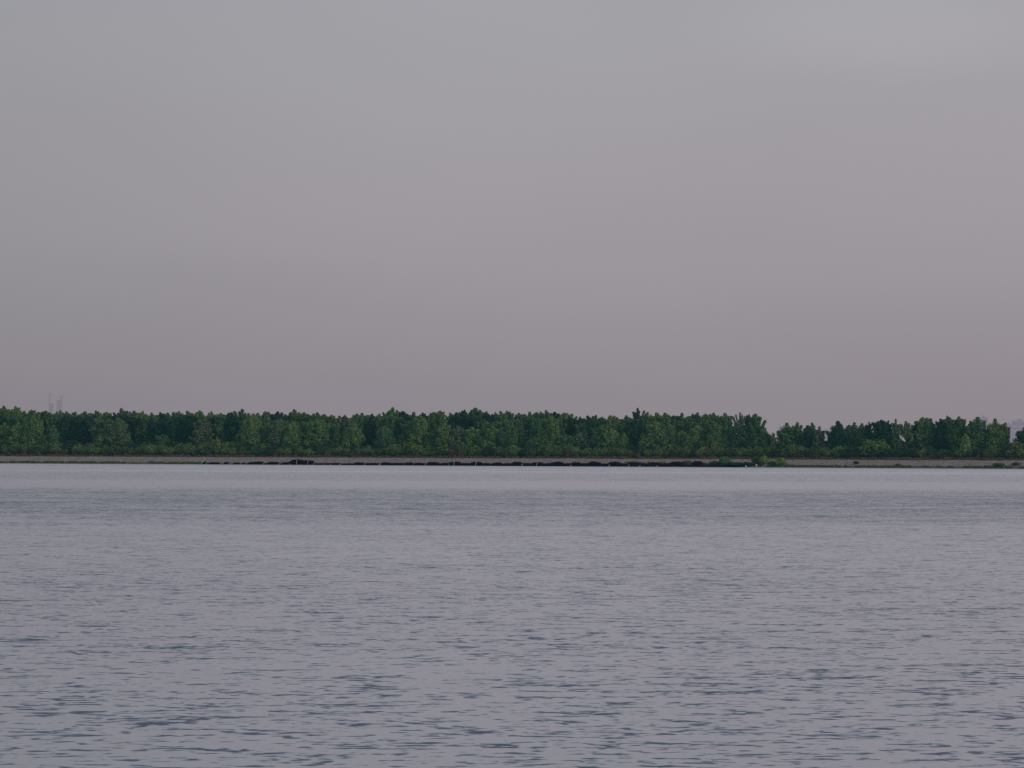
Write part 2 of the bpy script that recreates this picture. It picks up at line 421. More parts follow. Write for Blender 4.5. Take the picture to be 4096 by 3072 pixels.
def crown(seed, h, wdt, nf, base, dens=1.0, spread=1.0, card=0.36, cone=0.0, gappy=0.0):
    """poplar crown: a broad lumpy body of leaf clumps, broken at the top into short blunt upright fingers"""
    r = np.random.default_rng(seed)
    Ps, Ns, limbs = [], [], []
    R = wdt/2
    def put(c, sc, k, up=0.3):
        d = r.normal(size=(k, 3)); d /= np.linalg.norm(d, axis=1)[:, None]
        q = c + d*sc*np.cbrt(r.uniform(0.12, 1.1, k))[:, None]
        q[:, 2] = np.maximum(q[:, 2], 0.15)
        Ps.append(q)
        nn = d*0.75 + r.normal(size=(k, 3))*0.30 + np.array([0, 0, up])
        Ns.append(nn/np.linalg.norm(nn, axis=1)[:, None])
    def prof(u):            # half width of the body at relative height u of the body
        ov = (0.62 + 0.38*math.sin(math.pi*min(1, max(0, u*0.95+0.12))))*(1 if u < 0.7 else 1-(u-0.7)*1.1)
        cn = 1.0 - 0.70*u
        return ov*(1-cone) + cn*cone
    ztop = h*0.845
    nc = int(30*max(1, wdt/5.0)*(1-0.35*gappy))
    for i in range(nc):
        u = ((i+0.5)/nc)**0.92
        ang = i*2.399 + r.uniform(-.6, .6)
        z = h*base + (ztop - h*base)*u
        rad = R*prof(u)*r.uniform(0.25, 0.86)*(1 + gappy*0.25)
        s = R*r.uniform(0.24, 0.40)*(1-0.3*gappy)*(0.7+0.3*prof(u))
        c = np.array([math.cos(ang)*rad, math.sin(ang)*rad, z])
        put(c, np.array([s*.9, s*.9, s*1.75]), int(dens*(42 + 60*s*s)))
        limbs.append((np.array([0, 0, max(0.3, z-rad*1.5)]), c*np.array([.5, .5, 0]) + np.array([0, 0, z-rad*0.6]), c))
    nf = nf + 3 if not gappy else nf
    nmid = int(nf*1.4)
    for i in range(nf + nmid):
        rad = 0.0 if i == 0 else math.sqrt(min(1, (i+.3)/nf))*r.uniform(0.7, 1.0)*0.72
        tip = (1.0 if i == 0 else 1.0 - (0.19+0.42*cone)*rad**1.3*r.uniform(0.3, 1.3) - r.uniform(0, .045))
        ang = i*2.399 + r.uniform(-0.5, 0.5)
        if i >= nf:
            tip = r.uniform(0.38, 0.84); rad = prof((tip-base)/(0.86-base))*r.uniform(0.72, 0.98)/1.05
        else:
            rad = rad
        ln = h*r.uniform(0.20, 0.34)*(1 if i < nf else 0.7)
        fr = max(0.28, R*r.uniform(0.10, 0.165))
        p1 = np.array([math.cos(ang)*rad*R*spread*1.08, math.sin(ang)*rad*R*spread*1.08, h*tip - fr*0.5])
        p0 = np.array([math.cos(ang)*rad*R*0.55, math.sin(ang)*rad*R*0.55, h*tip - ln])
        limbs.append((np.array([0, 0, max(h*base, p0[2]-rad*R*2)]), p0, p1))
        k = int(dens*(70 + 110*ln*fr))
        t = r.uniform(0, 1, k)**0.85
        ctr = p0 + (p1-p0)*t[:, None]
        env = fr*np.where(t < 0.75, 0.85 + 0.35*np.sin(t*4.2), 1.12*np.sqrt(np.clip(1-((t-0.75)/0.30)**2, 0.05, 1)))
        d = r.normal(size=(k, 3)); d[:, 2] = d[:, 2]*0.5 + 0.25
        d /= np.linalg.norm(d, axis=1)[:, None]
        Ps.append(ctr + d*(env*np.sqrt(r.uniform(0.1, 1.1, k)))[:, None])
        nn = d*0.8 + r.normal(size=(k, 3))*0.30 + np.array([0, 0, 0.3])
        Ns.append(nn/np.linalg.norm(nn, axis=1)[:, None])
    P = np.concatenate(Ps); N = np.concatenate(Ns)
    V, F = leaf_cards(P, N, card, r)
    V[:, 2] *= h/V[:, 2].max()
    me = np_mesh('crown', V, F, [M_LEAF])
    g = Geo()
    path = [Vector((0, 0, -0.3)), Vector((0.06, 0.03, h*0.25)), Vector((-0.05, 0.05, h*0.55)), Vector((0.03, 0, h*0.85))]
    g.add(tube(path, [h*0.016, h*0.012, h*0.008, h*0.002], 7))
    for p0, pm, p1 in limbs[::3] + limbs[-nf:]:
        g.add(tube([Vector(p0), Vector(pm), Vector(p1*0.98)], [h*0.006, h*0.004, h*0.0015], 5))
    tm = g.mesh('trunk', M_BARK, True)
    return me, tm

def shrub_mesh(seed, h, wdt, kind):
    r = np.random.default_rng(seed)
    Ps, Ns = [], []
    g = Geo()
    nl = 9 if kind != 'reed' else 14
    for i in range(nl):
        ang = r.uniform(0, 2*math.pi); rad = wdt/2*math.sqrt(r.uniform(0, 1))*0.62
        top = h*r.uniform(0.62, 1.0)*(1 - 0.25*(rad/(wdt/2)))
        c = np.array([math.cos(ang)*rad, math.sin(ang)*rad, top*0.62])
        k = 170
        d = r.normal(size=(k, 3)); d /= np.linalg.norm(d, axis=1)[:, None]
        s = wdt*0.21
        if kind == 'reed': sc = np.array([s*0.55, s*0.55, top*0.45])
        elif kind == 'upright': sc = np.array([s*0.75, s*0.75, top*0.42])
        else: sc = np.array([s*1.15, s*1.15, top*0.38])
        q = c + d*sc*np.cbrt(r.uniform(0.2, 1, k))[:, None]
        q[:, 2] = np.maximum(q[:, 2], 0.05)
        Ps.append(q)
        nn = d*0.7 + r.normal(size=(k, 3))*0.5 + np.array([0, 0, 0.3])
        Ns.append(nn/np.linalg.norm(nn, axis=1)[:, None])
        g.add(tube([Vector((c[0]*0.2, c[1]*0.2, -0.1)), Vector((c[0]*0.8, c[1]*0.8, top*0.4)), Vector((c[0], c[1], top*0.8))], [0.05, 0.035, 0.012], 5))
    V, F = leaf_cards(np.concatenate(Ps), np.concatenate(Ns), 0.24, r)
    V[:, 2] *= h/V[:, 2].max()
    return np_mesh('foliage', V, F, [M_LEAF]), g.mesh('stem', M_BARK, True)

# prototypes (mesh pairs)
TALL = [crown(100+i, 15.0, wd, nf, b, 1.75, sp_, .30) for i, (wd, nf, b, sp_) in enumerate(
    [(5.6, 9, .10, .9), (6.2, 11, .12, 1.0), (5.0, 7, .08, .95), (6.6, 12, .12, 1.05), (5.4, 8, .10, 1.1), (6.0, 10, .08, 1.0), (5.2, 6, .12, 1.15), (6.4, 9, .10, .9)])]
FORK = [crown(150+i, 15.0, wd, nf, b, 1.4, sp_, .30, gappy=.9) for i, (wd, nf, b, sp_) in enumerate([(6.0, 6, .12, 1.35), (6.6, 7, .14, 1.3), (5.4, 5, .14, 1.4)])]
SLIM = [crown(170+i, 11.0, wd, nf, b, 1.0, sp_, .30, cone=.35) for i, (wd, nf, b, sp_) in enumerate([(3.2, 4, .12, .9), (3.4, 5, .10, 1.0), (3.0, 3, .14, 1.1), (3.6, 5, .10, .9)])]
WIDE = [crown(190+i, 11.5, wd, nf, b, 1.7, sp_, .28, cone=.2) for i, (wd, nf, b, sp_) in enumerate([(5.8, 8, .06, .95), (5.4, 7, .08, 1.05), (6.2, 9, .06, .9), (5.0, 7, .08, 1.1)])]
CONE = [crown(230+i, 11.5, wd, nf, b, 1.8, sp_, .28, cone=.85) for i, (wd, nf, b, sp_) in enumerate([(6.0, 5, .05, .9), (5.4, 4, .06, 1.0), (5.8, 6, .05, .95)])]
YOUNG = [crown(210+i, 7.5, wd, nf, b, 1.1, sp_, .30, cone=.45) for i, (wd, nf, b, sp_) in enumerate([(3.6, 4, .05, .8), (4.0, 5, .05, .9), (3.4, 3, .06, 1.0), (4.4, 6, .04, .75)])]
DIM = {}
for fam in (TALL, FORK, SLIM, WIDE, CONE, YOUNG):
    for me, tm in fam:
        c = np.array([v.co for v in me.vertices])
        DIM[me.name] = (np.percentile(c[:, 0], 98) - np.percentile(c[:, 0], 2), c[:, 2].max())

def lerp(a, b, t): return tuple(a[i]*(1-t)+b[i]*t for i in range(3))
G_DARK, G_MID, G_LIT, G_GREY, G_YEL = (0.032, 0.072, 0.046), (0.080, 0.148, 0.068), (0.122, 0.195, 0.074), (0.108, 0.155, 0.094), (0.150, 0.185, 0.060)  # dark and lit greens put shade and sun into the leaf colour
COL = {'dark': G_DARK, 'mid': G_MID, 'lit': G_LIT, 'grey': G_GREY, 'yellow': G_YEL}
rnd = random.Random(11)
def jitter(c, a=0.14):
    k = 1 + rnd.uniform(-a, a)
    return (c[0]*k*(1+rnd.uniform(-.06, .06)), c[1]*k, c[2]*k*(1+rnd.uniform(-.08, .08)), 1)

ALLTREES = []
def plant(px, py, off, fam, wpx, col, name='poplar_tree', idx=None, rz=None):
    """a tree whose top reaches photo height py at column px, standing off metres behind the waterline"""
    x, Y = on_row(px, off)
    top = at_y(px, py, Y).z
    me, tm = fam[idx if idx is not None else rnd.randrange(len(fam))]
    W0, H0 = DIM[me.name]
    H = top - GROUND
    W = wpx*Y/FPX
    root = empty(name, (x, Y, GROUND), rnd.uniform(0, 6.28) if rz is None else rz)
    sxy = max(0.55, min(1.9, W/W0))
    root.scale = (sxy, sxy, H/H0)
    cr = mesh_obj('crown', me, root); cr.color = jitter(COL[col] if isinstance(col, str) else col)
    tr = mesh_obj('trunk', tm, root)
    d = dict(root=root, px=px, top=py, col=col, w=wpx, off=off, H=H)
    ALLTREES.append(d)
    return d

ORD = ['', 'first', 'second', 'third', 'fourth', 'fifth', 'sixth', 'seventh', 'eighth', 'ninth', 'tenth', 'eleventh', 'twelfth', 'thirteenth', 'fourteenth', 'fifteenth', 'sixteenth']
def ordn(k): return ORD[k] if k < len(ORD) else f'{k}th'
# trees and things anyone can find in the picture, used to say where the others are
LAND = [(13, 'the left-edge poplar'), (240, 'the hazy-tower poplar'), (484, 'the fork-topped poplar'), (748, 'the twin-topped poplar'),
        (968, 'the fan-topped poplar'), (1175, 'the knob-topped poplar'), (1570, 'the crooked poplar'), (1900, 'the tall round-topped poplar'),
        (2184, 'the lone peaked poplar'), (2550, 'the claw-topped poplar'), (2790, 'the even-topped poplar'), (2960, 'the airy poplar'),
        (3145, 'the cone-shaped poplar'), (3352, 'the two-pronged poplar'), (3525, 'the twin-spired poplar'), (3692, 'the broad bright poplar'), (3815, 'the flat-topped poplars'), (3975, 'the half-bright poplar')]
def relabel(items, what, cat, group, on_land='of', desc=None):
    """items sorted along the bank get a label that counts them from the nearest landmark"""
    items = sorted(items, key=lambda d: d['px'])
    for d in items: d['lm'] = min(LAND, key=lambda l: abs(l[0]-d['px']))
    for lx, ln in LAND:
        mine = [d for d in items if d['lm'][0] == lx]
        lf = [d for d in mine if d['px'] < lx-6][::-1]; rt = [d for d in mine if d['px'] > lx+6]; mid = [d for d in mine if abs(d['px']-lx) <= 6]
        for k, d in enumerate(lf): d['where'] = f'{ordn(k+1)} left {on_land} {ln}'
        for k, d in enumerate(rt): d['where'] = f'{ordn(k+1)} right {on_land} {ln}'
        for k, d in enumerate(mid): d['where'] = f'{"below" if on_land != "of" else "beside"} {ln}' + ('' if k == 0 else ', behind')
    for d in items:
        wh = desc(d) if desc else what
        tag(d['root'], f'{wh}, {d["where"]}', cat, group)

# ------------------------------------------------------------------ the wood: back row (skyline)
SKYL = [(13,1621),(60,1622),(95,1643),(125,1637),(158,1650),(182,1642),(240,1639),(265,1643),(300,1645),(338,1643),(382,1640),(425,1647),(484,1631),(535,1642),(570,1643),(605,1649),
 (640,1647),(670,1650),(692,1647),(715,1643),(748,1641),(797,1640),(845,1643),(882,1651),(925,1647),(968,1633),(1030,1650),(1060,1643),(1110,1645),(1140,1655),(1175,1636),(1215,1648),(1268,1647),
 (1295,1654),(1325,1659),(1357,1661),(1378,1658),(1427,1653),(1447,1650),(1488,1653),(1517,1653),(1547,1650),(1570,1628),(1610,1643),(1655,1646),(1690,1648),(1733,1647),(1760,1642),(1800,1650),
 (1825,1648),(1858,1637),(1900,1628),(1945,1643),(1975,1656),(2002,1642),(2027,1641),(2075,1650),(2118,1645),(2145,1646),(2184,1639),(2218,1646),(2257,1648),(2288,1654),(2320,1665),(2350,1661),(2383,1659),
 (2407,1666),(2443,1659),(2467,1667),(2505,1659),(2550,1630),(2590,1647),(2625,1647),(2660,1648),(2695,1661),(2728,1650),(2770,1653),(2790,1648),(2822,1653),(2855,1648),(2900,1651)]
MARK = {13: ('high leafy poplar crown rising at the left edge of the wood', TALL), 240: ('rounded poplar top right under the twin hazy towers', TALL),
 484: ('tall poplar with a broad forked top, above the left dark bay', FORK), 748: ('slender poplar whose narrow top splits in two fingers', TALL),
 968: ('poplar with a fan of many spiky upright fingers on top', FORK), 1175: ('poplar topped by a single rounded knob above its neighbours', TALL),
 1570: ('crooked open-topped poplar with bare gaps between its leaning limbs', FORK), 1900: ('tall round-topped poplar, one of the highest in the wood', TALL),
 2184: ('poplar with a lone plump peak above the wood', TALL), 2550: ('dark poplar with claw-like leaning limbs, highest on its side', FORK), 2790: ('dense poplar with an even toothed top', TALL)}
rows_back, marked = [], []
for px, py in SKYL:
    if px in MARK:
        lab, fam = MARK[px]
        d = plant(px, py, 34 if fam is FORK else 38, fam, 76 if fam is FORK else 68, 'mid' if px != 2550 else 'dark')
        tag(d['root'], lab, 'poplar', 'poplars of the dense wood on the far bank'); marked.append(d)
    else:
        d = plant(px, py, 36 + rnd.uniform(-3, 7), TALL, rnd.uniform(54, 74), rnd.choice(['mid', 'mid', 'grey', 'dark', 'lit']))
        rows_back.append(d)
sl = lambda x: interp(x, SKYL)
relabel(rows_back, 'skyline poplar', 'poplar', 'poplars of the dense wood on the far bank',
        desc=lambda d: {'dark': 'dark-leaved', 'mid': 'green', 'grey': 'dull grey-green', 'lit': 'fresh green'}[d['col']] + ' skyline poplar')
# extra trees just past the picture edges, so the wood does not stop at the frame
# second row; shade of the deep bays is put into darker leaf colour
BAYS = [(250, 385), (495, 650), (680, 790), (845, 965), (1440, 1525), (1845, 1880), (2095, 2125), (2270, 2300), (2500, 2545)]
rows_mid = []
x = 8
while x < 2930:
    bay = any(a <= x <= b for a, b in BAYS)
    py = sl(x) + rnd.uniform(14, 40)
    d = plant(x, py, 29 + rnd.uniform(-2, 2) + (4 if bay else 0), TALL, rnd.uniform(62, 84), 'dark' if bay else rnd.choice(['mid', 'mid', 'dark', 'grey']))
    rows_mid.append(d)
    x += rnd.uniform(36, 50)
relabel(rows_mid, 'second-row poplar', 'poplar', 'poplars of the second row', on_land='from below',
        desc=lambda d: {'dark': 'shaded dark', 'mid': 'mid green', 'grey': 'grey-green'}[d['col']] + ' second-row poplar')

# front trees that stand out against the wood
FRONT = [(18,1688,46,'lit'),(72,1690,58,'lit'),(135,1652,64,'lit'),(212,1700,40,'mid'),(410,1732,58,'lit'),(470,1668,72,'grey'),(648,1736,72,'mid'),
 (1012,1652,60,'lit'),(1068,1690,52,'mid'),(1112,1688,52,'grey'),(1172,1688,62,'lit'),(1268,1672,84,'lit'),(1415,1690,58,'lit'),(1540,1700,52,'mid'),(1565,1745,46,'mid'),
 (1636,1682,66,'mid'),(1602,1752,52,'lit'),(1682,1662,62,'lit'),(1732,1722,44,'mid'),(1776,1692,58,'lit'),(1832,1704,62,'grey'),(1888,1706,60,'lit'),(1972,1706,64,'lit'),(2030,1696,54,'mid'),
 (2052,1700,48,'mid'),(2086,1710,48,'mid'),(2136,1745,54,'mid'),(2178,1722,62,'lit'),(2208,1660,56,'lit'),(2262,1735,54,'mid'),(2322,1728,56,'grey'),(2402,1700,60,'mid'),(2444,1710,58,'lit'),(2496,1730,36,'lit'),
 (2556,1690,72,'dark'),(2622,1684,80,'lit'),(2672,1690,60,'mid'),(2726,1722,56,'lit'),(2786,1700,64,'lit'),(2862,1690,60,'mid')]
rows_front = []
for px, py, wp, col in FRONT:
    fam = YOUNG if py > 1722 else (SLIM if wp < 50 else WIDE)
    rows_front.append(plant(px, py, 19 + rnd.uniform(-1.5, 2.5), fam, wp*1.15, col))
relabel(rows_front, 'front-row poplar', 'poplar', 'poplars along the front of the wood', on_land='from below',
        desc=lambda d: {'dark': 'dark', 'mid': 'leafy', 'grey': 'pale grey-green', 'lit': 'bright leafy'}[d['col']] + (' young front poplar' if d['top'] > 1722 else ' tall front poplar'))

# ------------------------------------------------------------------ the looser row on the right
RIGHT = [
 (2898,1651,58,TALL,'mid','poplar second from the left side of the airy poplar near the gap'),
 (2960,1647,60,FORK,'grey','airy grey-green poplar with sky showing through, near the gap'),
 (2996,1656,50,TALL,'dark','dark dense poplar between the airy one and the end of the wood'),
 (3022,1654,80,TALL,'mid','last tall poplar of the wood, on the left of the gap'),
 (3064,1722,48,CONE,'mid','short poplar at the foot of the last tall one by the gap'),
 (3092,1729,24,SLIM,'grey','little thin poplar standing alone in the gap'),
 (3147,1690,78,CONE,'mid','dense cone-shaped poplar, first to the right of the gap'),
 (3190,1688,46,SLIM,'mid','slim club-topped poplar just right of the cone-shaped one'),
 (3230,1700,72,CONE,'dark','stout dark poplar in the middle of the first group after the gap'),
 (3248,1689,36,SLIM,'mid','pointed poplar on the right of the first group after the gap'),
 (3278,1705,46,SLIM,'grey','thin pale poplar set apart before the two-pronged one'),
 (3352,1682,84,CONE,'dark','poplar with two high prongs, the left one dark'),
 (3396,1698,66,CONE,'mid','stout poplar hard against the right side of the two-pronged one'),
 (3417,1688,44,SLIM,'mid','pointed green poplar second right of the two-pronged one'),
 (3448,1691,46,WIDE,'mid','round-topped poplar third right of the two-pronged one'),
 (3476,1687,32,SLIM,'dark','slim dark poplar left of the one with twin spires'),
 (3526,1678,76,TALL,'dark','very dark poplar with blunt twin spires'),
 (3553,1681,34,SLIM,'dark','narrow poplar right beside the dark twin-spired one'),
 (3583,1675,38,SLIM,'mid','tall plume-like poplar on the left of a see-through gap'),
 (3624,1683,66,FORK,'grey','thin see-through poplar with three upright fingers'),
 (3650,1711,22,SLIM,'dark','small dark spike of a poplar left of the broad bright one'),
 (3668,1683,44,SLIM,'dark','dark shoulder poplar leaning on the broad bright one'),
 (3692,1667,80,TALL,'lit','broad bright green poplar with a full two-lobed top'),
 (3722,1671,44,SLIM,'mid','right-hand companion of the broad bright poplar, nearly as tall'),
 (3762,1674,60,TALL,'dark','dark poplar with a square-cut top left of the broadest one'),
 (3790,1662,64,TALL,'mid','left half of the broadest flat-topped pair of poplars'),
 (3836,1664,70,TALL,'mid','right half of the broadest flat-topped pair of poplars'),
 (3882,1682,36,SLIM,'dark','narrow dark poplar left of the tall single plume'),
 (3910,1666,84,CONE,'mid','poplar with one tall single plume before the hazy block'),
 (3960,1696,36,SLIM,'dark','dark narrow poplar at the left of the half-bright one'),
 (3980,1673,76,CONE,'lit','poplar half bright half dark, near the right edge'),
 (4022,1689,44,SLIM,'grey','slender poplar alone between two hazy blocks'),
 (4100,1707,80,CONE,'dark','dark poplar cut by the right edge of the picture')]
for px, py, wp, fam, col, lab in RIGHT:
    d = plant(px, py, 22 + rnd.uniform(-2.5, 3), fam, wp, col)
    tag(d['root'], lab, 'poplar', 'poplars of the looser row on the right')
low = []
for px, py, wp in [(3118,1772,50),(3186,1738,66),(3262,1734,60),(3316,1756,62),(3380,1724,60),(3440,1726,64),(3502,1722,60),(3566,1730,60),(3600,1758,60),(3650,1736,56),(3738,1722,62),(3800,1722,60),(3868,1728,62),(3938,1730,64),(4008,1752,56),(4052,1772,60)]:
    low.append(plant(px, py, 33 + rnd.uniform(-2, 3), WIDE, wp*1.2, rnd.choice(['dark', 'mid', 'grey'])))
relabel(low, 'low poplar', 'poplar', 'low trees behind the looser row on the right', on_land='from behind', desc=lambda d: {'dark': 'dark', 'mid': 'green', 'grey': 'dull grey-green'}[d['col']] + ' low tree filling the gaps')
# front sapling of the right row
d = plant(3862, 1732, 13.0, YOUNG, 36, 'lit'); tag(d['root'], 'bright slim young poplar growing down to the bank top, before the broadest pair', 'poplar', 'poplars of the looser row on the right')

# ------------------------------------------------------------------ shrubs along the bank top
SHR = {'round': [shrub_mesh(300+i, 3.2, 3.2, 'round') for i in range(5)], 'upright': [shrub_mesh(320+i, 3.6, 2.6, 'upright') for i in range(4)], 'reed': [shrub_mesh(340+i, 2.4, 1.8, 'reed') for i in range(4)]}
for fam in SHR.values():
    for me, tm in fam:
        c = np.array([v.co for v in me.vertices]); DIM[me.name] = (np.percentile(c[:, 0], 98)-np.percentile(c[:, 0], 2), c[:, 2].max())
SCOL = {'olive': (0.092, 0.122, 0.052), 'dark': (0.042, 0.072, 0.042), 'green': (0.086, 0.142, 0.050), 'yellow': (0.115, 0.155, 0.054), 'brown': (0.105, 0.088, 0.055), 'rust': (0.130, 0.090, 0.062), 'bright': (0.135, 0.21, 0.055)}
def shrub(px, ytop, off, kind, wpx, col, name='shrub', gz=None):
    x, Y = on_row(px, off)
    z0 = (gz if gz is not None else ground_z(off))
    top = at_y(px, ytop, Y).z
    me, sm = rnd.choice(SHR[kind])
    W0, H0 = DIM[me.name]
    s = wpx*Y/FPX/W0
    root = empty(name, (x, Y, z0), rnd.uniform(0, 6.28))
    root.scale = (s, s, max(0.4, (top - z0))/H0)
    f = mesh_obj('foliage', me, root); f.color = jitter(SCOL[col], 0.18)
    mesh_obj('stem', sm, root)
    return dict(root=root, px=px, top=ytop, col=col, kind=kind)

bank_top = lambda x: interp(x, [(0, 1824), (700, 1826), (1360, 1829), (2040, 1831), (2740, 1835), (3400, 1838), (4096, 1840.5)])
shr = []
x = -6
while x < 4110:
    hgt = rnd.uniform(36, 56) if x < 3080 else rnd.uniform(36, 58)
    kind = rnd.choice(['round', 'round', 'upright'])
    col = rnd.choice(['olive', 'green', 'green', 'yellow', 'dark', 'olive'] if x < 3080 else ['dark', 'dark', 'green', 'olive', 'dark'])
    shr.append(shrub(x, bank_top(x) - hgt, 12.5 + rnd.uniform(-0.8, 1.4), kind, rnd.uniform(36, 56), col))
    x += rnd.uniform(29, 43)
SPECIAL = [(868,1748,14,'upright',46,'yellow','tall pointed yellow-green shrub, the highest in its stretch of the bank'),
 (826,1768,14,'round',46,'green','broad green shrub touching the left side of the pointed yellow-green one'),
 (3500,1752,13.5,'round',100,'green','big bushy mound of green shrub before the dark twin-spired poplar'),
 (4066,1762,13,'round',70,'yellow','yellowish round shrub at the right end of the bank top'),
 (3190,1776,13,'round',64,'olive','olive shrub under the slim club-topped poplar'),
 (2868,1768,13.5,'round',48,'yellow','yellow-tinged round shrub below the dense right end of the wood')]
for px, y, off, k, wp, c, lab in SPECIAL:
    d = shrub(px, y, off, k, wp, c); tag(d['root'], lab, 'shrub', 'shrubs along the bank top')
relabel(shr, 'shrub', 'shrub', 'shrubs along the bank top', on_land='below',
        desc=lambda d: {'olive': 'olive', 'dark': 'dark green', 'green': 'green', 'yellow': 'yellow-green'}[d['col']] + (' upright' if d['kind'] == 'upright' else ' rounded') + ' bank shrub')
# second line of shrubs behind, deep in shade
shr2 = []
x = 10
while x < 4110:
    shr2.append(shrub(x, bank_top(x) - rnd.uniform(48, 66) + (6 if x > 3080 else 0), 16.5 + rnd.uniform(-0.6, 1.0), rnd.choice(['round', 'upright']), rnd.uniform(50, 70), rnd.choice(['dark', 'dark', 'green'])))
    x += rnd.uniform(48, 66)
relabel(shr2, 'back shrub', 'shrub', 'shaded shrubs at the foot of the wood', on_land='below', desc=lambda d: 'shaded ' + d['col'].replace('dark', 'dark green') + ' back shrub')
# dry reed clumps
REED = [(36,1806,24),(100,1802,22),(235,1800,26),(305,1798,30),(337,1800,24),(366,1800,18),(432,1802,26),(500,1806,20),(660,1800,28),(690,1804,22),(1050,1802,24),(1098,1806,20),(1310,1800,22),(1372,1796,26),(1408,1802,24),(1465,1802,28),
 (1640,1806,20),(1812,1788,36),(1838,1800,26),(2022,1804,22),(2115,1812,16),(2278,1796,34),(2290,1804,22),(2306,1808,14),(2360,1812,14),(2504,1806,20),(2516,1810,18),(2552,1808,16),(2745,1806,24),(2815,1808,22),(3208,1816,22),(3250,1814,22),(3400,1806,24),
 (3530,1820,22),(3730,1818,34),(3785,1814,24),(3800,1822,18),(3915,1814,22),(3945,1818,20),(3972,1826,16)]
reeds = []
for px, y, wp in REED:
    reeds.append(shrub(px, y, 10.8 + rnd.uniform(-0.4, 0.5), 'reed', wp, 'rust' if px in (432, 1812, 3785, 3730, 337) else 'brown', name='dry_bush'))
relabel(reeds, 'dry bush', 'dry bush', 'dry reddish bushes at the bank edge', on_land='below', desc=lambda d: 'rusty orange dry bush' if d['col'] == 'rust' else 'dull brown dry bush')

# bushes on the stones by the water
WB = [(2904,1824,2.4,'round',44,'green','leafy green bush at the waterline, leftmost of the bushes on the stones'),
 (3026,1828,3.2,'round',34,'dark','dusky dark bush leaning on the bright domed bush at the waterline'),
 (3060,1819,2.6,'round',42,'bright','domed bush with a bright yellow-green top, at the waterline'),
 (3121,1828,2.0,'round',40,'bright','bright compact bush standing alone right of the domed waterline bush'),
 (3088,1842,2.2,'round',30,'olive','low brownish bush between the two bright waterline bushes'),
 (2752,1840,3.2,'round',36,'olive','low olive tuft growing between two black bundles'),
 (2858,1842,2.2,'round',48,'dark','low dark green bush at the right end of the black bundles'),
 (2950,1848,2.0,'round',70,'dark','long low dark green bush right of the leafy waterline bush'),
 (2995,1848,2.2,'round',56,'dark','low dark mass of leaves behind the pale marker post'),
 (3424,1843,4.2,'upright',20,'brown','small olive bush on the stones below the two-pronged poplar'),
 (3594,1852,2.2,'round',26,'green','tiny green bush on the stones under the plume-like poplar'),
 (3996,1850,2.4,'round',42,'green','green bush on the stones near the right end of the bank'),
 (4066,1846,3.4,'round',36,'olive','olive bush on the stones, last one before the right edge')]
for px, y, off, k, wp, c, lab in WB:
    d = shrub(px, y, off, k, wp, c, name='waterside_bush'); tag(d['root'], lab, 'bush', 'bushes on the stone bank')

# ------------------------------------------------------------------ undergrowth and grasses nobody could count
def grass_strip(name, segs, offs, hrange, dens, color, seed, label_kind='stuff'):
    r = np.random.default_rng(seed)
    V = []
    for (x0, x1) in segs:
        a = on_row(x0, offs[0])[0]; b = on_row(x1, offs[0])[0]
        k = int((b-a)*dens)
        xx = r.uniform(a, b, k); of = r.uniform(offs[0], offs[1], k)
        for q in range(k):
            cl = mnoise.noise(Vector((xx[q]*0.5, of[q]*0.5, seed)))
            if cl < -0.12 and r.random() < 0.8: continue
            z = ground_z(of[q]); y = shore_y(xx[q]) + of[q]
            h = r.uniform(*hrange)*(1 + 0.6*cl); w_ = r.uniform(0.05, 0.14); lean = r.normal(0, 0.25*h, 2)
            an = r.uniform(0, math.pi); dx, dy = math.cos(an)*w_, math.sin(an)*w_
            V += [(xx[q]-dx, y-dy, z-0.05), (xx[q]+dx, y+dy, z-0.05), (xx[q]+dx*.4+lean[0], y+dy*.4+lean[1], z+h), (xx[q]-dx*.4+lean[0], y-dy*.4+lean[1], z+h*.92)]
    F = np.arange(len(V)).reshape(-1, 4)
    o = mesh_obj(name, np_mesh(name, V, F, [M_LEAF])); o.color = (*color, 1)
    tag(o, kind='stuff'); return o
o = grass_strip('dry_grass', [(-150, 4250)], (8.3, 11.5), (0.2, 0.65), 60, (0.110, 0.078, 0.056), 5)
tag(o, 'dry reddish grass along the top edge of the stone bank', 'grass')
o = grass_strip('waterside_grass', [(-150, 800), (3060, 4250)], (0.1, 1.7), (0.15, 0.5), 60, (0.066, 0.095, 0.036), 6)
tag(o, 'short green grass growing along the waterline', 'grass')
o = grass_strip('waterside_weeds', [(2500, 3160)], (0.3, 4.0), (0.2, 0.6), 60, (0.050, 0.070, 0.034), 8)
tag(o, 'low weeds among the black bundles and waterside bushes', 'weeds')
# thicket inside the wood, its dimness put into a dark leaf colour
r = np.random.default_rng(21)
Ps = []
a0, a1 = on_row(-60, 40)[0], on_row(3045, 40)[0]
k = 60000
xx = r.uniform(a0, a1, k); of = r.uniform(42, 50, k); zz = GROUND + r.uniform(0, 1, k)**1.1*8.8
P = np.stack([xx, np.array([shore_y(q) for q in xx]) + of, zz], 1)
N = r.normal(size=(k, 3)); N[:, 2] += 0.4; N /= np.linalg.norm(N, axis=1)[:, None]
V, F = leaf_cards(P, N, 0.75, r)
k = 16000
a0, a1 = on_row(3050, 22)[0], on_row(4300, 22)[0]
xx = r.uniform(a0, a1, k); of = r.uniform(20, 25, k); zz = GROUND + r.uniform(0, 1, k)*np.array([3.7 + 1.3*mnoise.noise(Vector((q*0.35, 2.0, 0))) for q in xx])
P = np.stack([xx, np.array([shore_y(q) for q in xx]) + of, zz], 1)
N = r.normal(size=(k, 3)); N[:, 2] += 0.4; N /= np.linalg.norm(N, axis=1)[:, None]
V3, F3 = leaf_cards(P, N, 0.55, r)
F = np.concatenate([F, F3 + len(V)]); V = np.concatenate([V, V3])
